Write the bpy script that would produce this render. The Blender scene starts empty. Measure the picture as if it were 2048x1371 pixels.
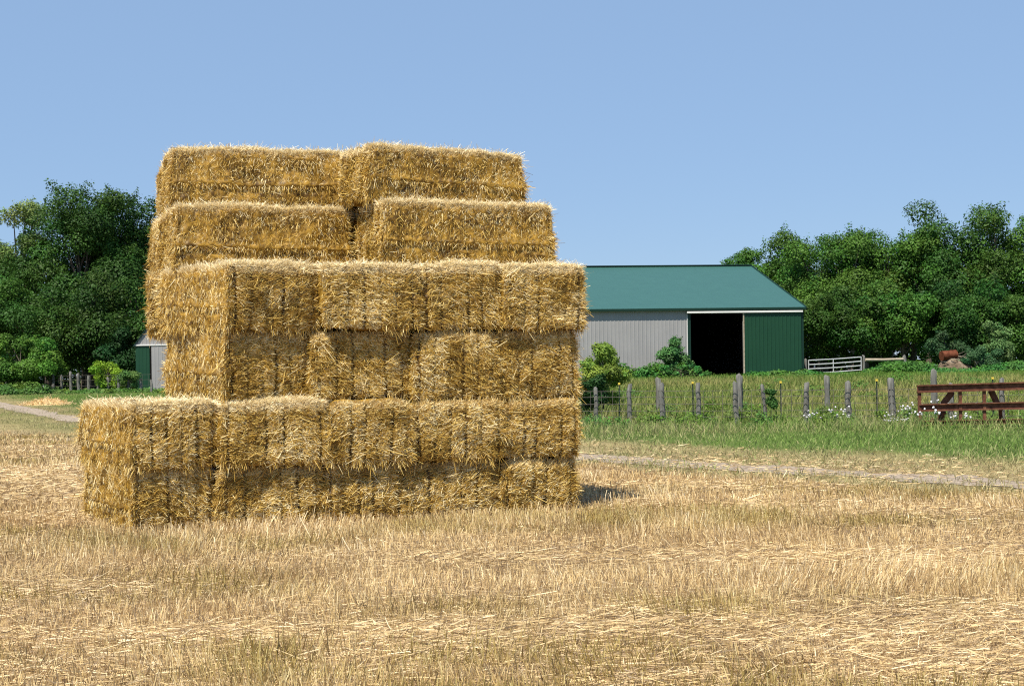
import bpy, math, random
import numpy as np
from math import sin, cos, pi, radians
R = np.random.default_rng(7)
random.seed(7)
sc = bpy.context.scene
COL = sc.collection
H = 1.85          # camera height above the field
F = 3000.0        # focal length in photo pixels (2048 wide)
ROLL = 0.014
HOR = 745.0

# ------------------------------------------------------------------ helpers
def at(x, y, Y):
    dx, dy = x - 1024.0, y - HOR
    return ((dx - ROLL * dy) * Y / F, Y, H - (dy + ROLL * dx) * Y / F)

def ss(a, b, x):
    t = np.clip((np.asarray(x, float) - a) / (b - a), 0, 1)
    return t * t * (3 - 2 * t)

_T = np.random.default_rng(3).random((64, 64, 64)).astype(np.float32)
def vn(p, f=1.0, o=0.0):
    p = np.asarray(p, float) * f + o
    i = np.floor(p).astype(int); t = p - i; t = t * t * (3 - 2 * t)
    i0 = i % 64; i1 = (i + 1) % 64
    x0, y0, z0 = i0[:, 0], i0[:, 1], i0[:, 2]; x1, y1, z1 = i1[:, 0], i1[:, 1], i1[:, 2]
    tx, ty, tz = t[:, 0], t[:, 1], t[:, 2]
    a = _T[x0, y0, z0] * (1 - tx) + _T[x1, y0, z0] * tx
    b = _T[x0, y1, z0] * (1 - tx) + _T[x1, y1, z0] * tx
    c = _T[x0, y0, z1] * (1 - tx) + _T[x1, y0, z1] * tx
    d = _T[x0, y1, z1] * (1 - tx) + _T[x1, y1, z1] * tx
    return ((a * (1 - ty) + b * ty) * (1 - tz) + (c * (1 - ty) + d * ty) * tz) * 2 - 1

def vn2(X, Y, f, o=0.0):
    return vn(np.stack([X, Y, np.full(np.shape(X), 0.37)], 1), f, o)

def unit(v):
    return v / np.maximum(np.linalg.norm(v, axis=1, keepdims=True), 1e-9)

def rnd_dirs(n):
    return unit(R.normal(size=(n, 3)))

def mesh_np(name, V, Q, col=None, smooth=False):
    V = np.ascontiguousarray(V, np.float32); Q = np.ascontiguousarray(Q, np.int32)
    k = Q.shape[1]
    me = bpy.data.meshes.new(name)
    me.vertices.add(len(V)); me.vertices.foreach_set('co', V.ravel())
    me.loops.add(Q.size); me.loops.foreach_set('vertex_index', Q.ravel())
    me.polygons.add(len(Q)); me.polygons.foreach_set('loop_start', np.arange(0, Q.size, k, dtype=np.int32))
    if smooth:
        me.polygons.foreach_set('use_smooth', np.ones(len(Q), bool))
    me.update(calc_edges=True)
    if col is not None:
        a = me.attributes.new('col', 'FLOAT_COLOR', 'POINT')
        c = np.ones((len(V), 4), np.float32); c[:, :3] = col
        a.data.foreach_set('color', c.ravel())
    return me

def link(name, me, mat, parent=None, loc=None):
    o = bpy.data.objects.new(name, me)
    if mat is not None and not me.materials: me.materials.append(mat)
    COL.objects.link(o)
    if parent is not None: o.parent = parent
    if loc is not None: o.location = loc
    return o

def empty(name, loc, label=None, cat=None, group=None, rz=0.0):
    o = bpy.data.objects.new(name, None); COL.objects.link(o)
    o.location = loc; o.rotation_euler = (0, 0, rz); o.empty_display_size = .2
    tag(o, label, cat, group)
    return o

def tag(o, label=None, cat=None, group=None, kind=None):
    if label: o['label'] = label
    if cat: o['category'] = cat
    if group: o['group'] = group
    if kind: o['kind'] = kind
    return o

class MB:
    """collects simple solids with n-gon faces into one mesh"""
    def __init__(s): s.v = []; s.f = []; s.sm = []
    def add(s, v, f, smooth=False):
        o = len(s.v); s.v += [tuple(p) for p in v]; s.f += [tuple(i + o for i in q) for q in f]; s.sm += [smooth] * len(f)
    def box(s, x0, x1, y0, y1, z0, z1, bev=0.0):
        if bev <= 0:
            s.add([(x0,y0,z0),(x1,y0,z0),(x1,y1,z0),(x0,y1,z0),(x0,y0,z1),(x1,y0,z1),(x1,y1,z1),(x0,y1,z1)],
                  [(0,3,2,1),(4,5,6,7),(0,1,5,4),(1,2,6,5),(2,3,7,6),(3,0,4,7)])
        else:
            import bmesh
            bm = bmesh.new(); bmesh.ops.create_cube(bm, size=1)
            for v in bm.verts:
                v.co.x = x0 + (v.co.x + .5) * (x1 - x0); v.co.y = y0 + (v.co.y + .5) * (y1 - y0); v.co.z = z0 + (v.co.z + .5) * (z1 - z0)
            bmesh.ops.bevel(bm, geom=list(bm.edges), offset=bev, segments=2, affect='EDGES', profile=.7)
            bm.verts.index_update()
            s.add([v.co[:] for v in bm.verts], [[v.index for v in f.verts] for f in bm.faces]); bm.free()
    def tube(s, pts, rad, n=8, jit=0.0, caps=True, seed=0):
        rr = np.random.default_rng(seed)
        P = np.array(pts, float); m = len(P)
        rad = np.broadcast_to(np.array(rad, float), (m,))
        T = np.gradient(P, axis=0); T = unit(T)
        ref = np.array([0, 0, 1.0]) if abs(T[0][2]) < .8 else np.array([1.0, 0, 0])
        v = []
        prof = 1 + jit * rr.uniform(-1, 1, n)
        for i in range(m):
            a = np.cross(T[i], ref); a /= np.linalg.norm(a); b = np.cross(T[i], a)
            for k in range(n):
                r = rad[i] * prof[k] * (1 + jit * .5 * rr.uniform(-1, 1))
                v.append(P[i] + r * (cos(2*pi*k/n) * a + sin(2*pi*k/n) * b))
        f = [(i*n+k, i*n+(k+1) % n, (i+1)*n+(k+1) % n, (i+1)*n+k) for i in range(m-1) for k in range(n)]
        s.add(v, f, True)
        if caps:
            s.add([v[k] for k in range(n)], [tuple(range(n))[::-1]]); s.add([v[(m-1)*n+k] for k in range(n)], [tuple(range(n))])
    def bar(s, a, b, w, h):
        """rectangular bar from a to b, w across (horizontal), h vertical-ish"""
        a = np.array(a, float); b = np.array(b, float); t = (b - a) / np.linalg.norm(b - a)
        ref = np.array([0, 0, 1.0]) if abs(t[2]) < .9 else np.array([0, 1.0, 0])
        u = np.cross(t, ref); u /= np.linalg.norm(u); k = np.cross(u, t)
        v = [p + sx * u * w / 2 + sz * k * h / 2 for p in (a, b) for sx, sz in ((-1,-1),(1,-1),(1,1),(-1,1))]
        s.add(v, [(0,1,2,3),(7,6,5,4),(0,4,5,1),(1,5,6,2),(2,6,7,3),(3,7,4,0)])
    def build(s, name, mat, parent=None, loc=None):
        me = bpy.data.meshes.new(name); me.from_pydata(s.v, [], s.f); me.update()
        for p, q in zip(me.polygons, s.sm): p.use_smooth = q
        import bmesh
        bm = bmesh.new(); bm.from_mesh(me); bmesh.ops.recalc_face_normals(bm, faces=bm.faces); bm.to_mesh(me); bm.free()
        return link(name, me, mat, parent, loc)

# ------------------------------------------------------------------ materials
def new_mat(name, rough=.6, spec=.3):
    m = bpy.data.materials.new(name); m.use_nodes = True
    nt = m.node_tree; b = nt.nodes['Principled BSDF']
    b.inputs['Roughness'].default_value = rough; b.inputs['Specular IOR Level'].default_value = spec
    return m, nt, b

def N(nt, t, **kw):
    n = nt.nodes.new(t)
    for k, v in kw.items():
        if k in n.inputs: n.inputs[k].default_value = v
        else: setattr(n, k, v)
    return n

def ramp(nt, stops):
    r = nt.nodes.new('ShaderNodeValToRGB'); e = r.color_ramp.elements
    while len(e) < len(stops): e.new(.5)
    for q, (p, c) in zip(e, stops): q.position = p; q.color = (*c, 1)
    return r

def noise_mat(name, stops, scale=5, detail=6, rough=.7, spec=.2, stretch=(1,1,1), bump=0.0, bscale=None, metal=0.0):
    m, nt, b = new_mat(name, rough, spec)
    tc = N(nt, 'ShaderNodeTexCoord'); mp = N(nt, 'ShaderNodeMapping'); mp.inputs['Scale'].default_value = stretch
    nt.links.new(tc.outputs['Object'], mp.inputs[0])
    n = N(nt, 'ShaderNodeTexNoise', Scale=scale, Detail=detail, Roughness=.6)
    nt.links.new(mp.outputs[0], n.inputs['Vector'])
    r = ramp(nt, stops); nt.links.new(n.outputs['Fac'], r.inputs[0]); nt.links.new(r.outputs[0], b.inputs['Base Color'])
    b.inputs['Metallic'].default_value = metal
    if bump:
        n2 = N(nt, 'ShaderNodeTexNoise', Scale=bscale or scale * 4, Detail=8); nt.links.new(mp.outputs[0], n2.inputs['Vector'])
        bp = N(nt, 'ShaderNodeBump', Strength=bump, Distance=.03); nt.links.new(n2.outputs['Fac'], bp.inputs['Height'])
        nt.links.new(bp.outputs[0], b.inputs['Normal'])
    return m

def col_mat(name, rough=.55, spec=.25, trans=0.0, nscale=0.0, namp=.3, bump=0.0):
    m, nt, b = new_mat(name, rough, spec)
    a = N(nt, 'ShaderNodeAttribute', attribute_name='col')
    c = a.outputs['Color']
    if nscale:
        tc = N(nt, 'ShaderNodeTexCoord')
        n = N(nt, 'ShaderNodeTexNoise', Scale=nscale, Detail=7, Roughness=.65); nt.links.new(tc.outputs['Object'], n.inputs['Vector'])
        r = ramp(nt, [(.3, (1 - namp,) * 3), (.7, (1 + namp,) * 3)]); nt.links.new(n.outputs['Fac'], r.inputs[0])
        mx = N(nt, 'ShaderNodeMix', data_type='RGBA', blend_type='MULTIPLY'); mx.inputs['Factor'].default_value = 1
        nt.links.new(c, mx.inputs['A']); nt.links.new(r.outputs[0], mx.inputs['B']); c = mx.outputs['Result']
        if bump:
            bp = N(nt, 'ShaderNodeBump', Strength=bump, Distance=.05); nt.links.new(n.outputs['Fac'], bp.inputs['Height']); nt.links.new(bp.outputs[0], b.inputs['Normal'])
    nt.links.new(c, b.inputs['Base Color'])
    if trans:
        t = N(nt, 'ShaderNodeBsdfTranslucent'); nt.links.new(c, t.inputs['Color'])
        ms = N(nt, 'ShaderNodeMixShader'); ms.inputs[0].default_value = trans
        nt.links.new(b.outputs[0], ms.inputs[1]); nt.links.new(t.outputs[0], ms.inputs[2])
        nt.links.new(ms.outputs[0], nt.nodes['Material Output'].inputs['Surface'])
    return m

M_straw = col_mat('straw', .5, .3, trans=.12)
M_stub = col_mat('stubble_straw', .5, .3, trans=.15)
M_leaf = col_mat('leaf', .55, .2, trans=.25)
M_grass = col_mat('grass_blade', .55, .2, trans=.25)
M_ground = col_mat('field_ground', .9, .05, nscale=9, namp=.35, bump=.6)
M_bark = noise_mat('bark', [(.3, (.05,.04,.03)), (.7, (.16,.13,.10))], 8, stretch=(1,1,.2), bump=.5)
M_wood = noise_mat('weathered_wood', [(.25, (.065,.063,.055)), (.5, (.155,.152,.138)), (.75, (.27,.264,.245))], 14, stretch=(1,1,.12), rough=.85, spec=.1, bump=.6)
M_gravel = noise_mat('gravel', [(.3, (.20,.16,.12)), (.5, (.31,.255,.20)), (.7, (.42,.355,.285))], 6, 10, 1.0, .0, bump=.5, bscale=60)
M_rust = noise_mat('rust', [(.25, (.05,.022,.015)), (.5, (.145,.06,.037)), (.75, (.25,.115,.07))], 7, 8, .85, .1, bump=.3, bscale=60)
M_twine = noise_mat('sisal_twine', [(.3, (.16,.11,.05)), (.7, (.30,.22,.10))], 40)
M_roof = noise_mat('green_roof_metal', [(.3, (.032,.100,.083)), (.7, (.036,.11,.09))], 1.5, 4, .42, .4)
M_green = noise_mat('green_wall_metal', [(.3, (.008,.047,.023)), (.7, (.010,.053,.026))], 1.2, 5, .5, .3)
M_dgreen = noise_mat('dark_green_trim', [(.3, (.004,.024,.016)), (.7, (.006,.03,.02))], 3, 4, .5, .3)
M_grey = noise_mat('grey_wall_metal', [(.3, (.275,.268,.268)), (.7, (.315,.306,.303))], 1.0, 5, .5, .3)
M_white = noise_mat('white_trim', [(.3, (.66,.65,.62)), (.7, (.74,.73,.70))], 3, 4, .5, .3)
M_galv = noise_mat('galvanised_steel', [(.3, (.46,.47,.48)), (.7, (.62,.63,.64))], 8, 4, .45, .4, metal=.3)
M_wire = noise_mat('fence_wire', [(.3, (.10,.09,.08)), (.7, (.16,.14,.12))], 10)
M_tpost = noise_mat('painted_steel_post', [(.3, (.02,.035,.025)), (.7, (.035,.05,.035))], 10)
M_yellow = noise_mat('yellow_plastic', [(.3, (.62,.46,.05)), (.7, (.72,.55,.10))], 10)
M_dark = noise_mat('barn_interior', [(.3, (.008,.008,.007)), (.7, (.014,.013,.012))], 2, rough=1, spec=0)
M_rail = noise_mat('pale_timber', [(.3, (.28,.23,.16)), (.7, (.46,.40,.30))], 10, stretch=(.15,1,1))
M_petal = noise_mat('white_petal', [(.3, (.70,.68,.70)), (.7, (.82,.80,.82))], 10)

# ------------------------------------------------------------------ terrain
def gz(X, Y):
    X = np.asarray(X, float); Y = np.asarray(Y, float)
    lr = ss(-14, 2, X)
    rise = 1.0 + (1.5 - 1.0) * lr
    return rise * ss(46, 90, Y) + .0 * X

TRK = np.array([(22, 5.0), (14.5, 15), (8, 23.4), (3.4, 30.0), (-2, 38.0), (-9, 48.0), (-17.5, 60.0), (-25, 73.0), (-44, 110.0)])
def trk_sd(X, Y):
    """signed distance to the wheel track's middle, positive on the fence side"""
    P = np.stack([X, Y], 1); best = np.full(len(P), 1e9); sgn = np.ones(len(P))
    for a, b in zip(TRK[:-1], TRK[1:]):
        ab = b - a; t = np.clip(((P - a) @ ab) / (ab @ ab), 0, 1)
        d = P - (a + t[:, None] * ab); l = np.linalg.norm(d, axis=1)
        cr = ab[0] * (P[:, 1] - a[1]) - ab[1] * (P[:, 0] - a[0])
        m = l < best; best[m] = l[m]; sgn[m] = np.where(cr[m] < 0, 1, -1)
    return best * sgn

def zones(X, Y):
    """stubble, dry, green weights of the ground at a point"""
    sd = trk_sd(X, Y) + .9 * vn2(X, Y, .5) + .35 * vn2(X, Y, 2.1, 9)
    left = ss(-4, -12, X)
    green = ss(2.6, 6.0, sd) * (1 - left) + left * (ss(.8, 2.5, sd) + .45 * ss(-5, -1.5, sd) * (1 - ss(-1.2, -.3, sd)))
    green = np.clip(green, 0, 1)
    stub = ss(-2.0, -2.7, sd) * (1 - left) + left * ss(-3.5, -7, sd)
    dry = np.clip(1 - green - stub, 0, 1)
    return stub, dry, green, sd

def build_ground():
    ys = np.concatenate([np.arange(-30, 4, 3), np.arange(4, 26, .22), np.arange(26, 60, .5), np.arange(60, 130, 1.5), np.array([135, 150, 180, 240, 400, 800, 1600, 3000])])
    xs = np.concatenate([np.array([-3000, -1500, -600, -300, -150, -90]), np.arange(-70, -16, 1.5), np.arange(-16, 16, .3), np.arange(16, 70, 1.5), np.array([90, 150, 300, 600, 1500, 3000])])
    X, Y = np.meshgrid(xs, ys); X = X.ravel(); Y = Y.ravel()
    st, dr, gr, sd = zones(X, Y)
    nz = vn2(X, Y, .35)[:, None]; n2 = vn2(X, Y, 1.7, 5)[:, None]
    soil = np.array([.33, .235, .14]) * (1 + .2 * nz + .15 * n2)
    dry = np.array([.27, .215, .105]) * (1 + .25 * n2)
    grn = np.array([.075, .115, .025]) * (1 + .2 * nz)
    c = st[:, None] * soil + dr[:, None] * dry + gr[:, None] * grn
    Z = gz(X, Y) + .02 * vn2(X, Y, .8) * (np.abs(Y) < 60)
    nx = len(xs); i = np.arange(len(ys) - 1)[:, None] * nx + np.arange(nx - 1)[None]
    Q = np.stack([i, i + 1, i + nx + 1, i + nx], -1).reshape(-1, 4)
    o = link('ground', mesh_np('ground', np.stack([X, Y, Z], 1), Q, np.clip(c, .01, 1), True), M_ground)
    tag(o, 'dry harvested field rising to green pasture beside the barn', 'ground', kind='structure')
build_ground()

def build_track():
    # resample the centre line, ragged edges
    seg = np.linalg.norm(np.diff(TRK, axis=0), axis=1); s = np.concatenate([[0], np.cumsum(seg)])
    q = np.arange(0, s[-1], .18)
    X = np.interp(q, s, TRK[:, 0]); Y = np.interp(q, s, TRK[:, 1])
    k = np.ones(21) / 21
    Xs = np.convolve(np.pad(X, 10, 'edge'), k, 'valid'); Ys = np.convolve(np.pad(Y, 10, 'edge'), k, 'valid')
    t = unit(np.stack([np.gradient(Xs), np.gradient(Ys)], 1)); n = np.stack([t[:, 1], -t[:, 0]], 1)
    V = []; m = 5
    a = .95 + .28 * vn2(q, q * 0, .6) + .26 * vn2(q, q * 0, 2.3, 4)
    b = .5 + .28 * vn2(q, q * 0, .6, 31) + .26 * vn2(q, q * 0, 2.3, 40)
    a = np.where(Ys > 52, a * .7 + .1, a); b = np.where(Ys > 52, b * .7 + .1, b)
    for j in range(m):
        w = -a + (a + b) * j / (m - 1)
        x = Xs + n[:, 0] * w; y = Ys + n[:, 1] * w
        V.append(np.stack([x, y, gz(x, y) + .02 * vn2(x, y, .8) * (np.abs(y) < 60) + .012 + .012 * (j not in (0, m-1))], 1))
    V = np.stack(V, 1).reshape(-1, 3)
    i = np.arange(len(q) - 1)[:, None] * m + np.arange(m - 1)[None]
    Q = np.stack([i, i + 1, i + m + 1, i + m], -1).reshape(-1, 4)
    o = link('dirt_track', mesh_np('dirt_track', V, Q, None, True), M_gravel)
    tag(o, 'pale gravel wheel track along the edge of the stubble', 'track', kind='structure')
build_track()

# ------------------------------------------------------------------ ribbons (straws, blades) and leaves
def ribbons(P, D, L, W, bend=.15, droop=0.0, taper=.6, nrm=None, jit=.75):
    n = len(P); D = unit(D)
    S = unit(np.cross(D, rnd_dirs(n) if nrm is None else nrm + jit * rnd_dirs(n)))
    B = unit(np.cross(D, S)) * (R.normal(size=(n, 1)) * bend * L[:, None])
    B[:, 2] -= droop * L
    p1 = P + D * L[:, None] * .5 + B * .28; p2 = P + D * L[:, None] + B
    w = W[:, None] * .5
    V = np.stack([P - S*w, P + S*w, p1 - S*w, p1 + S*w, p2 - S*w*taper, p2 + S*w*taper], 1).reshape(-1, 3)
    b = (np.arange(n) * 6)[:, None]
    Q = np.concatenate([b + np.array([[0, 1, 3, 2]]), b + np.array([[2, 3, 5, 4]])], 1).reshape(-1, 4)
    return V, Q

def leaves(P, Nn, S, aspect=.6):
    """diamond leaf sprays centred at P facing Nn, of size S"""
    n = len(P); Nn = unit(Nn); a = unit(np.cross(Nn, rnd_dirs(n))); b = np.cross(Nn, a)
    s = S[:, None]
    V = np.stack([P - a*s*.5, P + b*s*.5*aspect - Nn*s*.06, P + a*s*.5, P - b*s*.5*aspect - Nn*s*.06], 1).reshape(-1, 3)
    Q = (np.arange(n) * 4)[:, None] + np.array([[0, 1, 2, 3]])
    return V, Q

STR = np.array([(.0, .09, .045, .006), (.35, .46, .268, .036), (.7, .76, .54, .14), (1., .96, .84, .50)])
def straw_col(t):
    t = np.clip(t, 0, 1)
    return np.stack([np.interp(t, STR[:, 0], STR[:, i]) for i in (1, 2, 3)], 1)

# ------------------------------------------------------------------ straw bales
def surf(q, hw, seed, end_axis):
    r = np.where(q[:, 2:3] > 0, .15, .09)
    inner = np.clip(q, -hw + r, hw - r); n = unit(q - inner)
    p = inner + n * r
    o = seed * 7.3
    d = .035 * vn(p, 2.3, o) + .022 * vn(p, 7, o + 3) + .014 * vn(p, 22, o + 5)
    ax = 1 - end_axis                     # axis across the tied end
    e = np.abs(n[:, end_axis]); tp = np.abs(n[:, 2]); sd = np.abs(n[:, ax])
    ns = 6; wdt = 2 * hw[ax]
    xs = (np.arange(ns) + .5) / ns * wdt - hw[ax]
    x = p[:, ax] + .025 * vn(p, 3, o + 11)
    g = np.zeros(len(p))
    for k, x0 in enumerate(xs): g += np.exp(-((x - x0) / .023) ** 2) * (.6 + .4 * sin(seed * 3 + k * 2.1))
    d += -(e + .5 * tp) * .065 * g * (.75 + .6 * vn(p, 2.6, o + 60) - .3 * p[:, 2] / hw[2])
    zr = -.42 * hw[2] + .015 * vn(p, 2, o + 17)
    d += sd * (-.034 * (1 + vn(p, 2.2, o + 50)) * np.exp(-((p[:, 2] - zr) / .03) ** 2) + .026 * np.exp(-((p[:, 2] - zr - .07) / .04) ** 2))
    fl = np.sin(p[:, end_axis] * 42 + 2.5 * vn(p, 1.6, o + 23))
    d += sd * (.006 * fl)
    bulge = .03 * (1 - (p[:, 2] / hw[2]) ** 2)
    d += e * bulge
    return p + n * d[:, None], n, g * e

def face_grid(hw, axis, sgn, res):
    oth = [i for i in range(3) if i != axis]
    na = max(4, int(2 * hw[oth[0]] / res)); nb = max(4, int(2 * hw[oth[1]] / res))
    a, b = np.meshgrid(np.linspace(-hw[oth[0]], hw[oth[0]], na), np.linspace(-hw[oth[1]], hw[oth[1]], nb), indexing='ij')
    q = np.zeros((na * nb, 3)); q[:, oth[0]] = a.ravel(); q[:, oth[1]] = b.ravel(); q[:, axis] = sgn * hw[axis]
    i = np.arange(na - 1)[:, None] * nb + np.arange(nb - 1)[None]
    Q = np.stack([i, i + nb, i + nb + 1, i + 1], -1).reshape(-1, 4)
    return q, Q

BALE_N = [0]
def bale(corner, z0, z1, yaw, W, L, label, end_axis=1, faces='ftl', pitch=0.0, tilt=0.0, dens=1.0):
    """corner = ground position of the front-left bottom corner; W along the front, L to the back.
    end_axis 1: the tied end faces the front; 0: the tied ends are at left and right"""
    BALE_N[0] += 1; seed = BALE_N[0]
    hw = np.array([W / 2, L / 2, (z1 - z0) / 2])
    root = empty('straw_bale', (corner[0], corner[1], z0), label, 'straw bale', 'big square bales of the stack', yaw)
    root.rotation_euler = (pitch, tilt, yaw)
    exposed = {'f': (1, -1), 'l': (0, -1), 't': (2, 1), 'r': (0, 1), 'b': (1, 1)}
    fx = [exposed[c] for c in faces]
    Vs, Qs, Cs = [], [], []; nv = 0
    for ax in range(3):
        for sg in (-1, 1):
            q, Q = face_grid(hw, ax, sg, .022 if (ax, sg) in fx else .09)
            p, n, gr = surf(q, hw, seed, end_axis)
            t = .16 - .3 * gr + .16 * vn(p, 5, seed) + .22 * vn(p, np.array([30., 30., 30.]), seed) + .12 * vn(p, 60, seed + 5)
            if sg * (1 if ax != 1 else -1) < 0: Q = Q[:, ::-1]
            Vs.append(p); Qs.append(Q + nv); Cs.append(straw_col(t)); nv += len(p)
    oth_w = {0: (1, 2), 1: (0, 2), 2: (0, 1)}
    for ax, sg in fx:
        a, b = oth_w[ax]; area = 4 * hw[a] * hw[b]
        tied = (ax == end_axis)
        nmain = int(7500 * area * dens)
        if ax == 2: nmain = int(5000 * area * dens)
        # main covering
        q = np.zeros((nmain, 3)); q[:, a] = R.uniform(-hw[a], hw[a], nmain); q[:, b] = R.uniform(-hw[b], hw[b], nmain); q[:, ax] = sg * hw[ax]
        if ax == 2:   # more along the rims
            m = R.random(nmain) < .55; q[m, 1] = -hw[1] + np.abs(R.normal(size=m.sum())) * .12; q[:, 1] = np.clip(q[:, 1], -hw[1], hw[1])
        p, n, gr = surf(q, hw, seed, end_axis)
        if tied:
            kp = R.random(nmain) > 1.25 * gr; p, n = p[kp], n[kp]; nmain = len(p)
        ea = np.zeros(3); ea[a] = 1; eb = np.zeros(3); eb[b] = 1
        if ax == 2:
            th = R.uniform(0, 2 * pi, nmain); lift = R.uniform(.1, .9, nmain) ** 1.5
        elif tied:
            flow = .9 * vn(p, 1.7, seed + 40)
            th = flow + R.normal(size=nmain) * .42; th = np.where(R.random(nmain) < .3, R.uniform(0, 2 * pi, nmain), th)
            th += pi * (R.random(nmain) < .5)
            lift = np.abs(R.normal(size=nmain)) * .22 + .03
        else:
            th = pi / 2 + .5 * vn(p, 2, seed + 40) + R.normal(size=nmain) * .5; th = np.where(R.random(nmain) < .25, R.uniform(0, 2 * pi, nmain), th)
            th += pi * (R.random(nmain) < .6)
            lift = np.abs(R.normal(size=nmain)) * .2 + .05
        Dv = np.cos(th)[:, None] * ea + np.sin(th)[:, None] * eb + lift[:, None] * n
        Ln = R.uniform(.035, .13, nmain) * (1 + 1.0 * (R.random(nmain) < .08)); Wd = R.uniform(.003, .0075, nmain)
        off_ = .3
        if tied:
            Ln = R.uniform(.03, .10, nmain) * (1 + 1.6 * (R.random(nmain) < .06))
            axx = 1 - end_axis; xs_ = (np.arange(6) + .5) / 6 * 2 * hw[axx] - hw[axx]
            dist = np.min(np.abs(p[:, axx:axx+1] - xs_[None]), 1)
            Ln = np.where(R.random(nmain) < .8, np.minimum(Ln, 1.8 * dist + .02), Ln); off_ = .5
        clump = vn(p, 4, seed + 60)
        tn = np.clip(R.beta(1.2, 1.1, nmain) + .28 * clump + (.0 if tied or ax == 1 else .1), 0, 1)  # front faces and tied ends kept darker, sunlit contrast put into the tone
        sets = [(n, p + n * (.007 + .4 * lift * Ln if tied else np.full(nmain, -.012))[:, None] - unit(Dv) * Ln[:, None] * off_, Dv, Ln, Wd, tn, .05, .01)]
        # loose tufts at the edges
        if ax != 2:
            per = int((700 if ax == 1 or end_axis == 0 else 420) * dens)
            for edge in ('top', 'bot', 'lo', 'hi'):
                ne = int(per * (2 * hw[a] if edge in ('top', 'bot') else 2 * hw[b]) * {'top': 3.0, 'bot': .6}.get(edge, .9))
                q = np.zeros((ne, 3)); q[:, ax] = sg * hw[ax]
                if edge in ('top', 'bot'):
                    s = 1 if edge == 'top' else -1
                    q[:, a] = R.uniform(-hw[a], hw[a], ne); q[:, b] = s * (hw[b] - np.abs(R.normal(size=ne)) * (.075 if s > 0 else .05))
                    keep = (vn2(q[:, a] * 4 + seed * 9, q[:, a] * 0, 1.0) + R.normal(size=ne) * .3) > (-.6 if s > 0 else .05)
                    q = q[keep]; ne = len(q); p, n, gr = surf(q, hw, seed, end_axis)
                    base = eb * (s * (.55 if s > 0 else .9))
                    Dv = base + n * R.uniform(.1, .75, (ne, 1)) + ea * R.normal(size=(ne, 1)) * .5
                else:
                    s = -1 if edge == 'lo' else 1
                    q[:, b] = R.uniform(-hw[b], hw[b], ne); q[:, a] = s * (hw[a] - np.abs(R.normal(size=ne)) * .04)
                    keep = (vn2(q[:, b] * 4 + seed * 5, q[:, b] * 0, 1.0) + R.normal(size=ne) * .3) > -.2
                    q = q[keep]; ne = len(q); p, n, gr = surf(q, hw, seed, end_axis)
                    Dv = ea * (s * R.uniform(-.1, .5, (ne, 1))) + n * R.uniform(.1, .7, (ne, 1)) - eb * R.uniform(-.3, 1.1, (ne, 1))
                Ln = R.uniform(.04, .13, ne) * (1 + .8 * (R.random(ne) < .07)) * (.65 if edge == 'top' else 1); Wd = R.uniform(.003, .0075, ne)
                tn = np.clip(R.beta(2.6, 1.8, ne), 0, 1)
                sets.append((n, p - n * .02, Dv, Ln, Wd, tn, .07, .1 if edge == 'bot' else .02))
        for nr, P, Dv, Ln, Wd, tn, bd, dr in sets:
            V, Q = ribbons(P, Dv, Ln, Wd, bd, dr, .6, nr)
            bl = np.clip(nr[:, 2] * 1.5, 0, 1) * (1.0 if 't' in faces else .35)   # upward straw painted paler: sunlit rims put into the colour, some bleaching too
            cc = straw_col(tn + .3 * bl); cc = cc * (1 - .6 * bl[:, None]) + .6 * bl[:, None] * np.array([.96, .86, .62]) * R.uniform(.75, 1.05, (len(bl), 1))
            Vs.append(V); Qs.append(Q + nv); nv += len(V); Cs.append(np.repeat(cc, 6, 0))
    off = np.array([W / 2, L / 2, hw[2]])
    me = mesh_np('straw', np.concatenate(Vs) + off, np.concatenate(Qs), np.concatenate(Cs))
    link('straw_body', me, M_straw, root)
    # twine bands around the bale, lengthwise over top and ends
    ax = 1 - end_axis; ns = 6
    for k in range(ns):
        x0 = (k + .5) / ns * 2 * hw[ax] - hw[ax]
        loop = []
        y, z = hw[end_axis] - .012, hw[2] - .008
        for yy, zz in ((-y, -z), (-y, -z/3), (-y, z/3), (-y, z), (-y/2, z), (y/2, z), (y, z), (y, 0), (y, -z), (0, -z), (-y, -z)):
            v = [0, 0, zz + off[2]]; v[ax] = x0 + off[ax] + random.uniform(-.008, .008); v[end_axis] = yy + off[end_axis]; loop.append(v)
        m = MB(); m.tube(loop, .0045, 5, caps=False); m.build('twine', M_twine, root)
    return root

O2 = np.array([-4.533, 17.8]); TH = radians(22.2)
E1 = np.array([cos(TH), sin(TH)]); E2 = np.array([-sin(TH), cos(TH)])
def st(t, s): return O2 + E1 * t + E2 * s

TOP = {0: (0, 0), 1: (.76, .71), 2: (1.57, 1.49), 3: (2.40, 2.41), 4: (3.21, 3.28)}
def ztop(r, t): a, b = TOP[r]; return a + (b - a) * min(max(t / 5.8, 0), 1)

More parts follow.
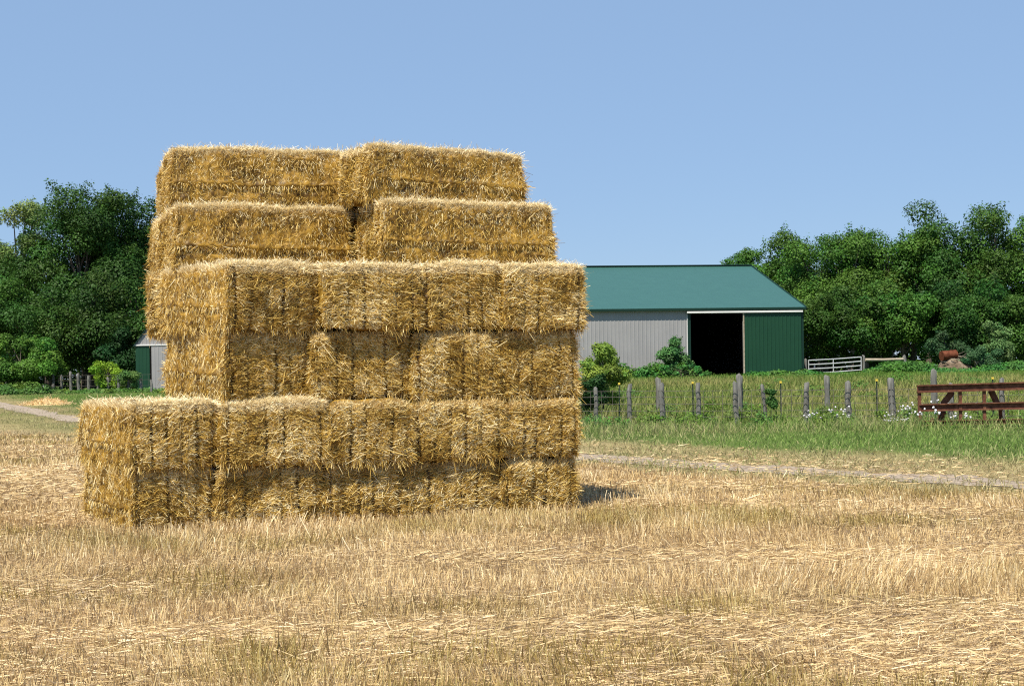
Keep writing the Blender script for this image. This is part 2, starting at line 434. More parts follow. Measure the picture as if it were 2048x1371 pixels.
ROWS = {
    1: ([0, 1.02, 2.36, 3.42, 4.72, 5.80], [.00, .05, .01, .05, -.01]),
    2: ([-.03, 1.04, 2.40, 3.48, 4.76, 5.83], [-.09, -.07, -.11, -.06, -.04]),
    3: ([1.12, 2.22, 3.52, 4.70, 5.88], [.05, .07, .0, .05]),
    4: ([1.14, 2.33, 3.64, 4.76, 5.93], [-.10, -.09, .0, -.08]),
}
RL = {
    1: ['leftmost bottom straw bale, its foot against the stubble and its long side lit',
        'second bottom straw bale from the left, tied end set in the stubble',
        'middle bottom straw bale of the five resting on the stubble',
        'fourth bottom straw bale from the left, shaded under an overhanging edge',
        'rightmost bottom straw bale, beside the small shadow on the stubble'],
    2: ['straw bale jutting out at the left with a bright open top like a step',
        'straw bale of the second row just right of the jutting step bale',
        'middle straw bale of the second row, shaggy straw hanging from its foot',
        'fourth straw bale of the second row with long loose straws at its foot',
        'right end straw bale of the second row above the bottom corner bale'],
    3: ['straw bale standing on the step at the left, lower of the two set back there',
        'second straw bale of the third row, shaggy tuft at its left edge',
        'third straw bale of the third row, dark seam along its top',
        'right end straw bale of the third row, level with the barn wall'],
    4: ['left corner straw bale of the fourth row with its long side brightly lit',
        'broad second straw bale of the fourth row under the gap between upper bales',
        'narrow third straw bale of the fourth row, recessed in shadow at its left edge',
        'right corner straw bale of the fourth row, level with the green barn roof'],
}
for r in (1, 2, 3, 4):
    ts, off = ROWS[r]
    for k in range(len(ts) - 1):
        t0, t1 = ts[k], ts[k + 1]
        first = k == 0; last = k == len(ts) - 2
        yaw = TH + radians(random.uniform(-.8, .8)) + (radians(10.5 if r == 4 else 7.5) if first else 0)
        W = (t1 - t0) * (1.02 if first else .995)
        c = st(t0, off[k])
        zb = ztop(r - 1, (t0 + t1) / 2); zt = ztop(r, (t0 + t1) / 2)
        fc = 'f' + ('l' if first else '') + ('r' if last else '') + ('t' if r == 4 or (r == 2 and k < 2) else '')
        pt = 0.0
        if first and r in (3, 4): pt = radians(2.0)
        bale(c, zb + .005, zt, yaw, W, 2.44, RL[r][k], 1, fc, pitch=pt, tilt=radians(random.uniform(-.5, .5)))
# bales behind the left corner
bale((-4.72, 20.75), 1.62, 2.40, radians(4), 1.1, 2.44, 'straw bale half hidden behind the lower set-back bale, near the small green shed', 1, 'fl')
bale((-5.0, 20.62), 2.42, 3.30, radians(4), 1.15, 2.44, 'straw bale bulging out at the far left edge against the dark trees', 1, 'fl')
# two crosswise layers on top (long side to the front)
def xb(x, Y, z0, z1, yaw, L, lab, faces, tilt=0.0, D=1.16):
    X = (x - 1024) / F * Y
    return bale((X, Y), z0, z1, radians(yaw), L, D, lab, 0, faces, tilt=radians(tilt))
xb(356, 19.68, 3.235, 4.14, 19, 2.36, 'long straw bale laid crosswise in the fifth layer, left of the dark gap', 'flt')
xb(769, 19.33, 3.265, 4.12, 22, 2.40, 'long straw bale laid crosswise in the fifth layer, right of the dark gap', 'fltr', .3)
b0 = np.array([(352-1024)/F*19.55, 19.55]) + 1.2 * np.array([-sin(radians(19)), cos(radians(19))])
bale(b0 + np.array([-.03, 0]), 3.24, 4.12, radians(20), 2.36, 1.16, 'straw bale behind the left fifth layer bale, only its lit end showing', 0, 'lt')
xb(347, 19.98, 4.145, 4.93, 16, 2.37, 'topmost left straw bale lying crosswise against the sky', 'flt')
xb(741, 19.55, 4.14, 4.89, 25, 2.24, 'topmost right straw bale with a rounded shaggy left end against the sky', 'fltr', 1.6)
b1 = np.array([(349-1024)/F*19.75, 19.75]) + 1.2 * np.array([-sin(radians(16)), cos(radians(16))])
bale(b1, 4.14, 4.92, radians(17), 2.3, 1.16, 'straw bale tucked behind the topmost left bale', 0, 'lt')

c5 = np.array([(769-1024)/F*19.2, 19.2]) + 1.75 * np.array([-sin(radians(22)), cos(radians(22))])
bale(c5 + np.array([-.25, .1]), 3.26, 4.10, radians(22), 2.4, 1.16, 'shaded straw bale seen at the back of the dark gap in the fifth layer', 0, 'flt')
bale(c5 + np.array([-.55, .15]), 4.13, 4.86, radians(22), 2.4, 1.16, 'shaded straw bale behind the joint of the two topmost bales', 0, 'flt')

# ------------------------------------------------------------------ stubble and fallen straw
def field_pts(n, y0, y1, pw):
    # density falls off with distance
    u = R.random(n); e = 2 - pw
    Y = (y0**e + u * (y1**e - y0**e)) ** (1 / e)
    X = R.uniform(-1, 1, n) * (.37 * Y + 1.2)
    return X, Y

def in_stack(X, Y):
    P = np.stack([X, Y], 1) - O2; t = P @ E1; s = P @ E2
    a = (t > .05) & (t < 5.8) & (s > .04) & (s < 2.5)
    b = (t > -.28) & (t < 1) & (s > .0) & (s < 2.4) & (t > -.13 * s)
    return a | b

def patch(X, Y):
    """1 = flattened straw, 0 = standing stubble (bands run across the field)"""
    v = vn2(X * .35, Y * 1.0, .75, 12) + .5 * vn2(X, Y, 1.3, 3)
    lane = np.exp(-((Y - 14.2 - .05 * X) / .85) ** 2) * ss(.0, 2.5, X) * 1.4
    lane += np.exp(-((Y - 27 ) / 5.0) ** 2) * ss(-4.5, -7, X) * 1.3
    lane += np.exp(-((Y - 10.5 + .02 * X) / .38) ** 2) * .9
    return np.clip(.5 + .9 * v + lane - .35, 0, 1)

def build_stubble():
    X, Y = field_pts(480000, 6.2, 50, 1.35)
    st_, dr, gr, sd = zones(X, Y)
    pt = patch(X, Y)
    keep = (R.random(len(X)) < st_ * (1 - .82 * pt)) & ~in_stack(X, Y)
    # drill rows
    X, Y, pt = X[keep], Y[keep], pt[keep]
    rw = X * .35 + Y * .937; snap = np.round(rw / .17) * .17 + R.normal(size=len(rw)) * .022
    dlt = (snap - rw); X = X + .35 * dlt; Y = Y + .937 * dlt
    n = len(X); Z = gz(X, Y)
    q = vn2(X, Y, .55, 20); q2 = vn2(X, Y, 2.2, 27)
    Lg = R.uniform(.045, .155, n) * (1 + .4 * q) * (1 + .3 * q2) * (1 + .5 * (R.random(n) < .06))
    lean = np.stack([R.normal(size=n) * .30 + .45 * vn2(X, Y, 1.1, 33), R.normal(size=n) * .28 + .35 * vn2(X, Y, 1.1, 53), np.ones(n)], 1)
    Wd = R.uniform(.0032, .0065, n) * np.maximum(1, Y / 13)
    V, Q = ribbons(np.stack([X, Y, Z - .01], 1), lean, Lg, Wd, .08, 0, .8)
    t = np.clip(R.beta(1.5, 1.3, n) - .04 + .16 * q + .14 * q2, 0, 1)
    c = straw_col(t)
    grey = np.array([.67, .55, .425]); c = c * .58 + .42 * grey * (.5 + t[:, None] * .75)
    ol = np.clip(vn2(X * .55, Y, .62, 71) * 2.6 + .1, 0, 1)[:, None] * np.clip(vn2(X, Y, 1.9, 75) + .7, 0, 1)[:, None]
    c = c * (1 - ol * np.array([.40, .40, .60]))
    o = link('stubble', mesh_np('stubble', V, Q, np.repeat(c, 6, 0)), M_stub)
    tag(o, 'short cut stalks of pale golden stubble standing across the field', 'stubble', kind='stuff')
    # lying straw
    X, Y = field_pts(560000, 6.2, 50, 1.35)
    st_, dr, gr, sd = zones(X, Y); pt = patch(X, Y)
    keep = (R.random(len(X)) < np.clip(st_ + (.06 * dr + .12 * (np.abs(sd) < 1.3)), 0, 1) * (.32 + .55 * pt)) & ~in_stack(X, Y)
    X, Y, pt = X[keep], Y[keep], pt[keep]; n = len(X)
    th = vn2(X, Y, .5, 44) * .7 + R.normal(size=n) * .6; th = np.where(R.random(n) < .6 * (1 - pt) + .25, R.uniform(0, 2*pi, n), th)
    D = np.stack([np.cos(th), np.sin(th), R.normal(size=n) * .12 + .06], 1)
    Lg = R.uniform(.05, .17, n) * (1 + .9 * (R.random(n) < .1 * pt)); Wd = R.uniform(.0032, .0065, n) * np.maximum(1, Y / 13)
    Z = gz(X, Y) + R.uniform(.012, .07, n) * (.6 + .6 * pt)
    V, Q = ribbons(np.stack([X, Y, Z], 1), D, Lg, Wd, .12, .05, .8)
    t = np.clip(R.beta(1.5, 1.3, n) - .04 + .14 * vn2(X, Y, .8, 90), 0, 1)
    c = straw_col(t) * .55 + .45 * grey * (.55 + t[:, None] * .75)
    o = link('fallen_straw', mesh_np('fallen_straw', V, Q, np.repeat(c, 6, 0)), M_stub)
    tag(o, 'loose pale straw lying flat in bands among the stubble', 'fallen straw', kind='stuff')
build_stubble()

# ------------------------------------------------------------------ grass
def tufts(name, X, Y, hmin, hmax, wid, cols, lab, mat, lean=.35):
    n = len(X); Z = gz(X, Y)
    q = vn2(X, Y, .6, 5)
    Lg = R.uniform(hmin, hmax, n) * (1 + .35 * q)
    D = np.stack([R.normal(size=n) * lean, R.normal(size=n) * lean, np.ones(n)], 1)
    V, Q = ribbons(np.stack([X, Y, Z - .02], 1), D, Lg, R.uniform(.6, 1.2, n) * wid, .3, .12, .25)
    o = link(name, mesh_np(name, V, Q, np.repeat(cols, 6, 0)), mat)
    tag(o, lab, 'grass', kind='stuff')

def gcol(n, a, b, f):
    f = np.clip(f, 0, 1)[:, None]
    return (np.array(a) * (1 - f) + np.array(b) * f) * R.uniform(.7, 1.3, (n, 1))

def build_grass():
    # verge between the track and the fence
    n = 200000
    Y = 16 + 84 * R.random(n) ** 1.4; X = R.uniform(-1, 1, n) * (.37 * Y + 2)
    s_, d_, g_, sd = zones(X, Y)
    right = X > -3
    lim = np.where(right, 54.0, 99.0)
    keep = (R.random(n) < np.clip(g_ + .5 * d_, 0, 1)) & (Y < lim) & ((np.abs(sd) > .55) | (R.random(n) < .12))
    X, Y, g_, sd = X[keep], Y[keep], g_[keep], sd[keep]; n = len(X)
    f = .30 + .55 * vn2(X, Y, .25, 3) + .3 * R.normal(size=n) + .85 * (1 - g_)
    c = gcol(n, (.16, .265, .05), (.37, .33, .16), f)
    hs = np.clip((Y - 38) / 10, 0, 1) * (X > -3)
    m = hs > .5
    tufts('verge_grass', X[~m], Y[~m], .06, .2, .016, c[~m], 'short bright green grass on the verge beyond the track', M_grass, .5)
    tufts('tall_fence_grass', X[m], Y[m], .16, .5, .017, c[m], 'taller mixed green grass growing along the fence', M_grass, .4)
    # pasture beyond the fence, seeding and tan
    n = 90000
    Y = R.uniform(51, 92, n); X = R.uniform(1.0, 40, n)
    keep = X < .38 * Y + 2; X, Y = X[keep], Y[keep]; n = len(X)
    f = .46 + .5 * vn2(X * .4, Y, .3, 8) + .22 * R.normal(size=n) - .9 * ss(76, 84, Y)
    c = gcol(n, (.125, .215, .035), (.34, .30, .11), f)
    kk = (Y < 83) | (R.random(n) < .5); X, Y, c = X[kk], Y[kk], c[kk]; n = len(X)
    tufts('pasture_grass', X, Y, .25 - .17 * ss(72, 84, Y), .6 - .38 * ss(72, 84, Y), .026, c, 'tall tan seeding pasture grass between the fence and the barn', M_grass, .3)
build_grass()

def build_track_edges():
    n = 90000
    q = R.random(n) ** 1.3
    seg = np.linalg.norm(np.diff(TRK, axis=0), axis=1); cs = np.concatenate([[0], np.cumsum(seg)])
    u = 8 + q * 70; X = np.interp(u, cs, TRK[:, 0]); Y = np.interp(u, cs, TRK[:, 1])
    off = np.where(R.random(n) < .5, R.uniform(-2.8, 3.2, n), R.choice([-.75, .8], n) + R.normal(size=n) * .35)
    t = unit(np.stack([np.interp(u + .5, cs, TRK[:, 0]) - X, np.interp(u + .5, cs, TRK[:, 1]) - Y], 1))
    X = X + t[:, 1] * off; Y = Y - t[:, 0] * off
    inner = (np.abs(off) < .5) & (R.random(n) < .62)
    k = ~inner & (vn2(X, Y, 1.4, 17) + .35 * R.normal(size=n) > -.25); X, Y = X[k], Y[k]; n = len(X)
    f = .72 + .5 * vn2(X, Y, .5, 61) + .2 * R.normal(size=n)
    c = gcol(n, (.13, .20, .05), (.38, .30, .17), f)
    tufts('dry_track_grass', X, Y, .03, .10, .014, c, 'short dry tan grass creeping over the edges of the gravel track', M_grass, .9)
build_track_edges()

def weeds(name, pts, lab, base=(.05, .13, .025), per=500, leaf=(.05, .13), dens=None):
    """leafy low growth as one mass: pts = (X, Y, radius, height)"""
    P, Nn, C, S = [], [], [], []
    for (x, y, r, h) in pts:
        k = int(per * r * max(h, .3) * 2)
        d = rnd_dirs(k); d[:, 2] = np.abs(d[:, 2]); rad = R.uniform(.55, 1.05, (k, 1))
        p = d * rad * np.array([r, r * .8, h]); p[:, 0] += x; p[:, 1] += y; p[:, 2] += gz(p[:, 0], p[:, 1])
        P.append(p); Nn.append(d * .7 + rnd_dirs(k) * .7 + np.array([0, -.1, .5])); S.append(R.uniform(*leaf, k))
        C.append(np.array(base) * R.uniform(.6, 1.5, (k, 1)) * np.array([R.uniform(.8, 1.5), 1, R.uniform(.7, 1.2)]))
    V, Q = leaves(np.concatenate(P), np.concatenate(Nn), np.concatenate(S))
    o = link(name, mesh_np(name, V, Q, np.repeat(np.concatenate(C), 4, 0)), M_leaf)
    tag(o, lab, 'weeds', kind='stuff')

w = []
for i in range(46):
    Y = random.uniform(47.5, 51.5); x = random.uniform(1170, 2080)
    w.append(((x - 1024) / F * Y, Y, random.uniform(.25, .6), random.uniform(.25, .6)))
for i in range(40):
    Y = random.uniform(52, 76); x = random.uniform(1180, 2080)
    w.append(((x - 1024) / F * Y, Y, random.uniform(.4, .9), random.uniform(.3, .6)))
weeds('fence_weeds', w, 'patchy leafy weeds growing at the foot of the right fence', (.085, .18, .03), 900, (.05, .13))
w = []
for i in range(60):
    x = random.uniform(1180, 1640); Y = 86.2 + random.uniform(-1.2, .6)
    if 1400 < x < 1478: continue
    hh = .75 if x < 1400 else .3
    w.append(((x - 1024) / F * Y, Y, random.uniform(.4, .9), random.uniform(.6, 1.3) * hh))
for i in range(70):
    x = random.uniform(1640, 2090); Y = random.uniform(90, 96)
    if x < 1745: Y = random.uniform(89, 91.5)
    if 1862 < x < 1965: Y = random.uniform(88, 91.5)
    lowf = .15 if x < 1745 else .4 if 1862 < x < 1965 else 1
    w.append(((x - 1024) / F * Y, Y, random.uniform(.6, 1.3), random.uniform(.3, .8) * lowf))
weeds('barn_weeds', w, 'lush green weeds along the foot of the barn and below the trees', (.055, .165, .03), 420, (.1, .22))
w = []
for i in range(60):
    x = random.uniform(-40, 330); Y = random.uniform(86, 96)
    w.append(((x - 1024) / F * Y, Y, random.uniform(.5, 1.0), random.uniform(.1, .3) if x > 100 else random.uniform(.3, .8)))
weeds('left_undergrowth', w, 'tangled green undergrowth along the left fence', (.07, .16, .03), 420, (.1, .22))

# ------------------------------------------------------------------ trees and bushes
LEAF_N, LEAF_S, WIDE = 2.7, .68, 1.4
def plant(name, x, Y, ytop, wpx, label, cat, base, n=13000, leaf=.26, blobs=22, low=.12, trunk=.16, loose=.0, group=None, yg=None, seed=0, top=1.0, zoff=0.0):
    """crown of leaf clumps round a limbed trunk; ytop/wpx = top and width seen in the photo"""
    r = np.random.default_rng(1000 + seed); n = int(n * LEAF_N); leaf = leaf * LEAF_S
    X = (x - 1024) / F * Y; g = float(gz(X, Y)) + zoff
    zt = at(x, ytop, Y)[2]; h = zt - g; wd = wpx / F * Y * (WIDE if cat == 'tree' else 1)
    root = empty(name, (X, Y, g), label, cat, group)
    cz = h * (low + (1 - low) * .5); rz = h * (1 - low) * .5; rx = wd / 2
    cen, rad = [], []
    for k in range(blobs):
        d = r.normal(size=3); d /= np.linalg.norm(d); q = r.uniform(.3, .86)
        zz = d[2] * q
        shr = 1 - .22 * max(zz, 0) * top
        cen.append((d[0] * q * rx * shr, d[1] * q * rx * .8 * shr, cz + zz * rz)); rad.append(r.uniform(.20, .34) * min(rx, rz) * (1 + .15 * (zz < 0)))
    cen = np.array(cen); rad = np.array(rad); nb = len(cen)
    ax_ = np.tile(np.array([0, 0, 1.0]), (nb, 1)); st_ = np.full(nb, .85)
    # sprigs that grow out of the clumps and break the outline
    sc_, sr_, sa_ = [], [], []
    for k in range(blobs * 4):
        i = r.integers(nb); d = r.normal(size=3) + np.array([0, 0, .9]); d += cen[i] / np.array([rx, rx, 1e9]) * .8; d /= np.linalg.norm(d)
        sc_.append(cen[i] + d * rad[i] * np.array([1.1, 1.1, .85]) * r.uniform(.85, 1.05)); sr_.append(rad[i] * r.uniform(.14, .28)); sa_.append(d)
    cen = np.concatenate([cen, sc_]); rad = np.concatenate([rad, sr_]); ax_ = np.concatenate([ax_, sa_]); st_ = np.concatenate([st_, r.uniform(1.6, 3.0, len(sc_))])
    wgt = rad ** 2; wgt /= wgt.sum()
    top_ = np.sort(cen[:, 2] + rad * .8)[-3]; wx = np.sort(np.abs(cen[:, 0]) + rad * .8)[-4]
    kz, kx = h / top_, rx / wx
    cen = cen * np.array([kx, kx, kz]); rad = rad * (kx * kx * kz) ** (1 / 3)
    idx = r.choice(len(cen), n, p=wgt)
    d = r.normal(size=(n, 3)); d /= np.linalg.norm(d, axis=1, keepdims=True)
    q = r.uniform(.35, 1.12, (n, 1)) ** .6
    v = d * q * rad[idx][:, None]; al = np.sum(v * ax_[idx], 1, keepdims=True) * ax_[idx]; p = cen[idx] + (v - al) * 1.1 + al * st_[idx][:, None]
    p = p + .25 * leaf * r.normal(size=(n, 3))
    nn = d * .9 + r.normal(size=(n, 3)) * .45 + np.array([0, 0, .45])
    hue = (1 + .10 * r.normal()) * (1 + .16 * r.normal(size=len(cen)))
    c = np.array(base) * np.clip(hue[idx], .6, 1.5)[:, None] * r.uniform(.82, 1.22, (n, 1))
    c[:, 0] *= np.clip(.92 + .12 * r.normal(size=len(cen)), .6, 1.3)[idx]
    ok = (p[:, 2] > .05) & ((d[:, 2] > -.25) | (r.random(n) < .7))
    global R
    keepR = R; R = r
    V, Q = leaves(p[ok], nn[ok], r.uniform(.55, 1.25, ok.sum()) * leaf, .7)
    R = keepR
    link('crown', mesh_np('crown', V, Q, np.repeat(np.clip(c[ok], .005, 1), 4, 0)), M_leaf, root)
    m = MB(); tp = h * .82
    pts = [(0, 0, -.1), (.05*rx*r.normal(), .05*rx*r.normal(), h*.25), (.1*rx*r.normal(), 0, h*.5), (.12*rx*r.normal(), 0, tp)]
    m.tube(pts, [trunk * 1.25, trunk, trunk * .7, trunk * .2], 9, .08)
    for k in r.choice(nb, min(nb, 12), replace=False):
        c0 = cen[k]; z0 = min(max(c0[2] * .55, h * .1), tp * .85)
        b = np.array([0, 0, z0]); m.tube([b, (b + c0) / 2 + np.array([0, 0, .05 * h]), c0], [trunk * .45, trunk * .3, trunk * .1], 6, caps=False)
    m.build('trunk' if cat == 'tree' else 'stems', M_bark, root)
    return root

DK = (.046, .105, .015); MD = (.066, .148, .02); LT = (.12, .20, .045); YG = (.12, .22, .03); BL = (.05, .105, .04)
G1 = 'trees behind the left fence'; G2 = 'trees behind the barn'
sd = 0
for (x, Y, yt, wp, bs, nn, lab, kw) in [
    (-45, 114, 420, 150, LT, 8000, 'pale loose tree at the left edge of the photo', dict(low=.2, top=1.3)),
    (38, 113, 402, 120, (.19,.26,.07), 9000, 'pale yellowish tree with thin open crown left of the tall dark tree', dict(low=.25, blobs=20)),
    (100, 108, 430, 170, DK, 13000, 'dark tree between the pale yellowish one and the tallest', dict()),
    (168, 106, 374, 170, DK, 15000, 'tallest dark tree on the left side of the bale stack', dict(top=1.1)),
    (248, 107, 383, 150, DK, 14000, 'dark tree just left of the one half hidden by the bale stack', dict()),
    (315, 110, 405, 150, (.044,.09,.014), 12000, 'dark tree half hidden by the bale stack at its left', dict()),
    (208, 109, 400, 130, DK, 13000, 'dark tree directly right of the tallest left tree', dict()),
    (400, 113, 430, 190, DK, 7000, 'dark tree whose crown is behind the upper bales', dict()),
]:
    sd += 1; plant('tree', x, Y, yt, wp, lab, 'tree', bs, nn, .27, group=G1, seed=sd, trunk=.2, **kw)
for (x, Y, yt, wp, bs, lab) in [
    (0, 101, 560, 190, MD, 'mid green lower tree at the left edge under the pale loose tree'),
    (95, 100, 570, 190, DK, 'lower dark tree below the gap beside the tallest tree'),
    (185, 100, 545, 170, (.042,.086,.013), 'lower dark tree right in front of the tallest tree'),
    (275, 101, 560, 150, DK, 'lower dark tree above the small green shed'),
]:
    sd += 1; plant('tree', x, Y, yt, wp, lab, 'tree', bs, 11000, .25, group=G1, seed=sd, low=.05)
sd += 1; plant('bush', 42, 94, 672, 185, 'large bright green bush behind the left fence posts', 'bush', (.12, .235, .03), 10000, .22, seed=sd, low=.0, trunk=.07)
sd += 1; plant('bush', 216, 91, 722, 62, 'small yellow green bush behind the left fence', 'bush', (.17, .27, .02), 2500, .15, seed=sd, low=.0, trunk=.03, blobs=12)
sd += 1; plant('bush', 240, 97, 655, 110, 'dark rounded bush beside the small green shed', 'bush', (.03, .085, .022), 6000, .2, seed=sd, low=.0, trunk=.05)
sd += 1; plant('bush', 262, 89, 742, 46, 'low pale green bush in front of the small green shed', 'bush', (.11, .2, .05), 1500, .13, seed=sd, low=.0, trunk=.02, blobs=10)
def wood(name, x0, x1, Y, hh, n, lab):
    Xa, Xb = (x0 - 1024) / F * Y, (x1 - 1024) / F * Y
    X = R.uniform(Xa, Xb, n); y = Y + R.normal(size=n) * 2.0; u = R.random(n)
    top = hh * (1 + .25 * vn2(X, X * 0, .25) + .15 * vn2(X, X * 0, .9, 4))
    P = np.stack([X, y, gz(X, y) + u * top], 1)
    V, Q = leaves(P, rnd_dirs(n) + np.array([0, -.3, .4]), R.uniform(.3, .6, n))
    c = np.array(DK) * R.uniform(.6, 1.4, (n, 1))
    tag(link(name, mesh_np(name, V, Q, np.repeat(c, 4, 0)), M_leaf), lab, 'wood', kind='stuff')
wood('treeline', -220, 700, 122, 6.5, 26000, 'dense dark wood closing the view beneath the left crowns')
wood('treeline', 1420, 2300, 124, 6.0, 26000, 'dense dark wood closing the view beneath the right crowns')
# right hand wood
for (x, Y, yt, wp, bs, nn, lab, kw) in [
    (1512, 122, 497, 92, MD, 9000, 'tree peeping over the end of the green barn roof', dict()),
    (1570, 118, 466, 112, MD, 13000, 'rounded green tree standing behind the barn corner', dict()),
    (1640, 114, 482, 130, MD, 11000, 'green tree right of the barn between two taller crowns', dict()),
    (1700, 113, 464, 140, (.065,.13,.018), 12000, 'mid height green tree with feathery top right of the barn', dict()),
    (1782, 113, 458, 150, MD, 12000, 'green tree behind the end of the timber rail', dict()),
    (1858, 112, 446, 140, MD, 12000, 'green tree behind the rusty barrel', dict(top=.8, blobs=30)),
    (1928, 111, 440, 140, (.05,.12,.02), 12000, 'brighter green tree left of the tallest right one', dict(top=.7, blobs=34)),
    (1996, 110, 412, 150, (.07,.135,.02), 12000, 'tallest right hand tree rising above the rusty frame', dict(top=.7, blobs=34)),
    (1605, 117, 476, 130, MD, 9000, 'green tree filling the gap right behind the barn roof corner', dict()),
    (1742, 116, 466, 130, (.07,.13,.018), 9000, 'light green tree between the feathery one and the timber rail end', dict()),
    (1822, 115, 455, 130, (.05,.105,.015), 9000, 'dark green tree standing back left of the rusty barrel', dict()),
    (2068, 110, 432, 120, MD, 11000, 'tree at the right edge of the photo beside the tallest right one', dict()),
]:
    sd += 1; plant('tree', x, Y, yt, wp, lab, 'tree', bs, nn, .27, group=G2, seed=sd, trunk=.2, **kw)
for (x, Y, yt, wp, bs, lab) in [
    (1650, 103, 575, 130, (.06,.118,.016), 'low dense tree directly behind the metal gate'),
    (1735, 102, 590, 140, DK, 'low dark tree behind the timber rail'),
    (1812, 102, 560, 150, MD, 'lower spreading tree left of the rusty barrel'),
    (1900, 102, 580, 150, (.042,.11,.018), 'lower bright tree above the rusty barrel'),
    (1985, 101, 560, 150, DK, 'lower dark tree above the pale leafy shrub on the right'),
    (2060, 101, 590, 130, MD, 'low tree at the right edge of the photo'),
]:
    sd += 1; plant('tree', x, Y, yt, wp, lab, 'tree', bs, 10000, .25, group=G2, seed=sd, low=.03)
sd += 1; plant('bush', 1895, 98, 662, 78, 'grey green shrub behind the rusty barrel', 'bush', BL, 3500, .17, seed=sd, low=0, trunk=.04, blobs=14)
sd += 1; plant('bush', 1998, 97, 645, 62, 'pale leafy shrub standing before the dark trees at the right', 'bush', (.12, .19, .06), 2600, .19, seed=sd, low=.05, trunk=.04, blobs=14)
sd += 1; plant('bush', 1962, 95, 697, 78, 'low rounded grey green shrub right of the debris pile', 'bush', (.06, .13, .05), 3200, .15, seed=sd, low=0, trunk=.03, blobs=14)
sd += 1; plant('bush', 1204, 54, 690, 92, 'tall light green bush beside the right edge of the bale stack', 'bush', (.21, .31, .045), 6000, .12, seed=sd, low=.0, trunk=.03, blobs=12, top=-.6)
sd += 1; plant('bush', 1185, 53, 750, 70, 'dark low bush at the foot of the right edge of the bale stack', 'bush', (.025, .07, .016), 3000, .11, seed=sd, low=.0, trunk=.02, blobs=14)
sd += 1; plant('bush', 1345, 85.4, 676, 66, 'leafy dark green shrub growing against the grey barn wall', 'bush', (.08, .18, .05), 3600, .17, seed=sd, low=.0, trunk=.04, blobs=14, top=1.8)
sd += 1; plant('bush', 1362, 84.2, 731, 92, 'low mound of green weeds at the barn doorway', 'bush', (.07, .20, .04), 3000, .14, seed=sd, low=.0, trunk=.02, blobs=12)
sd += 1; plant('vine', 1530, 49.0, 779, 40, 'leafy vine climbing a fence post', 'vine', (.045, .11, .02), 1300, .09, seed=sd, low=.0, trunk=.012, blobs=5)

# ------------------------------------------------------------------ barn
def ribbed(x0, x1, z0, z1, y=0.0, pitch=.229, d=.013, axis=0, top=None):
    """ribbed sheet facing -y between x0..x1; top(x) optional upper edge"""
    m = MB(); xs = []; x = x0
    while x < x1 - 1e-6:
        for dx, dy in ((0, 0), (pitch * .62, 0), (pitch * .72, -d), (pitch * .88, -d), (pitch * .98, 0)):
            if x + dx < x1: xs.append((x + dx, dy))
        x += pitch
    xs.append((x1, 0))
    v = []; f = []
    for k, (xx, dy) in enumerate(xs):
        v += [(xx, y + dy, z0), (xx, y + dy, top(xx) if top else z1)]
        if k: f.append((2*k-2, 2*k, 2*k+1, 2*k-1))
    m.add(v, f); return m

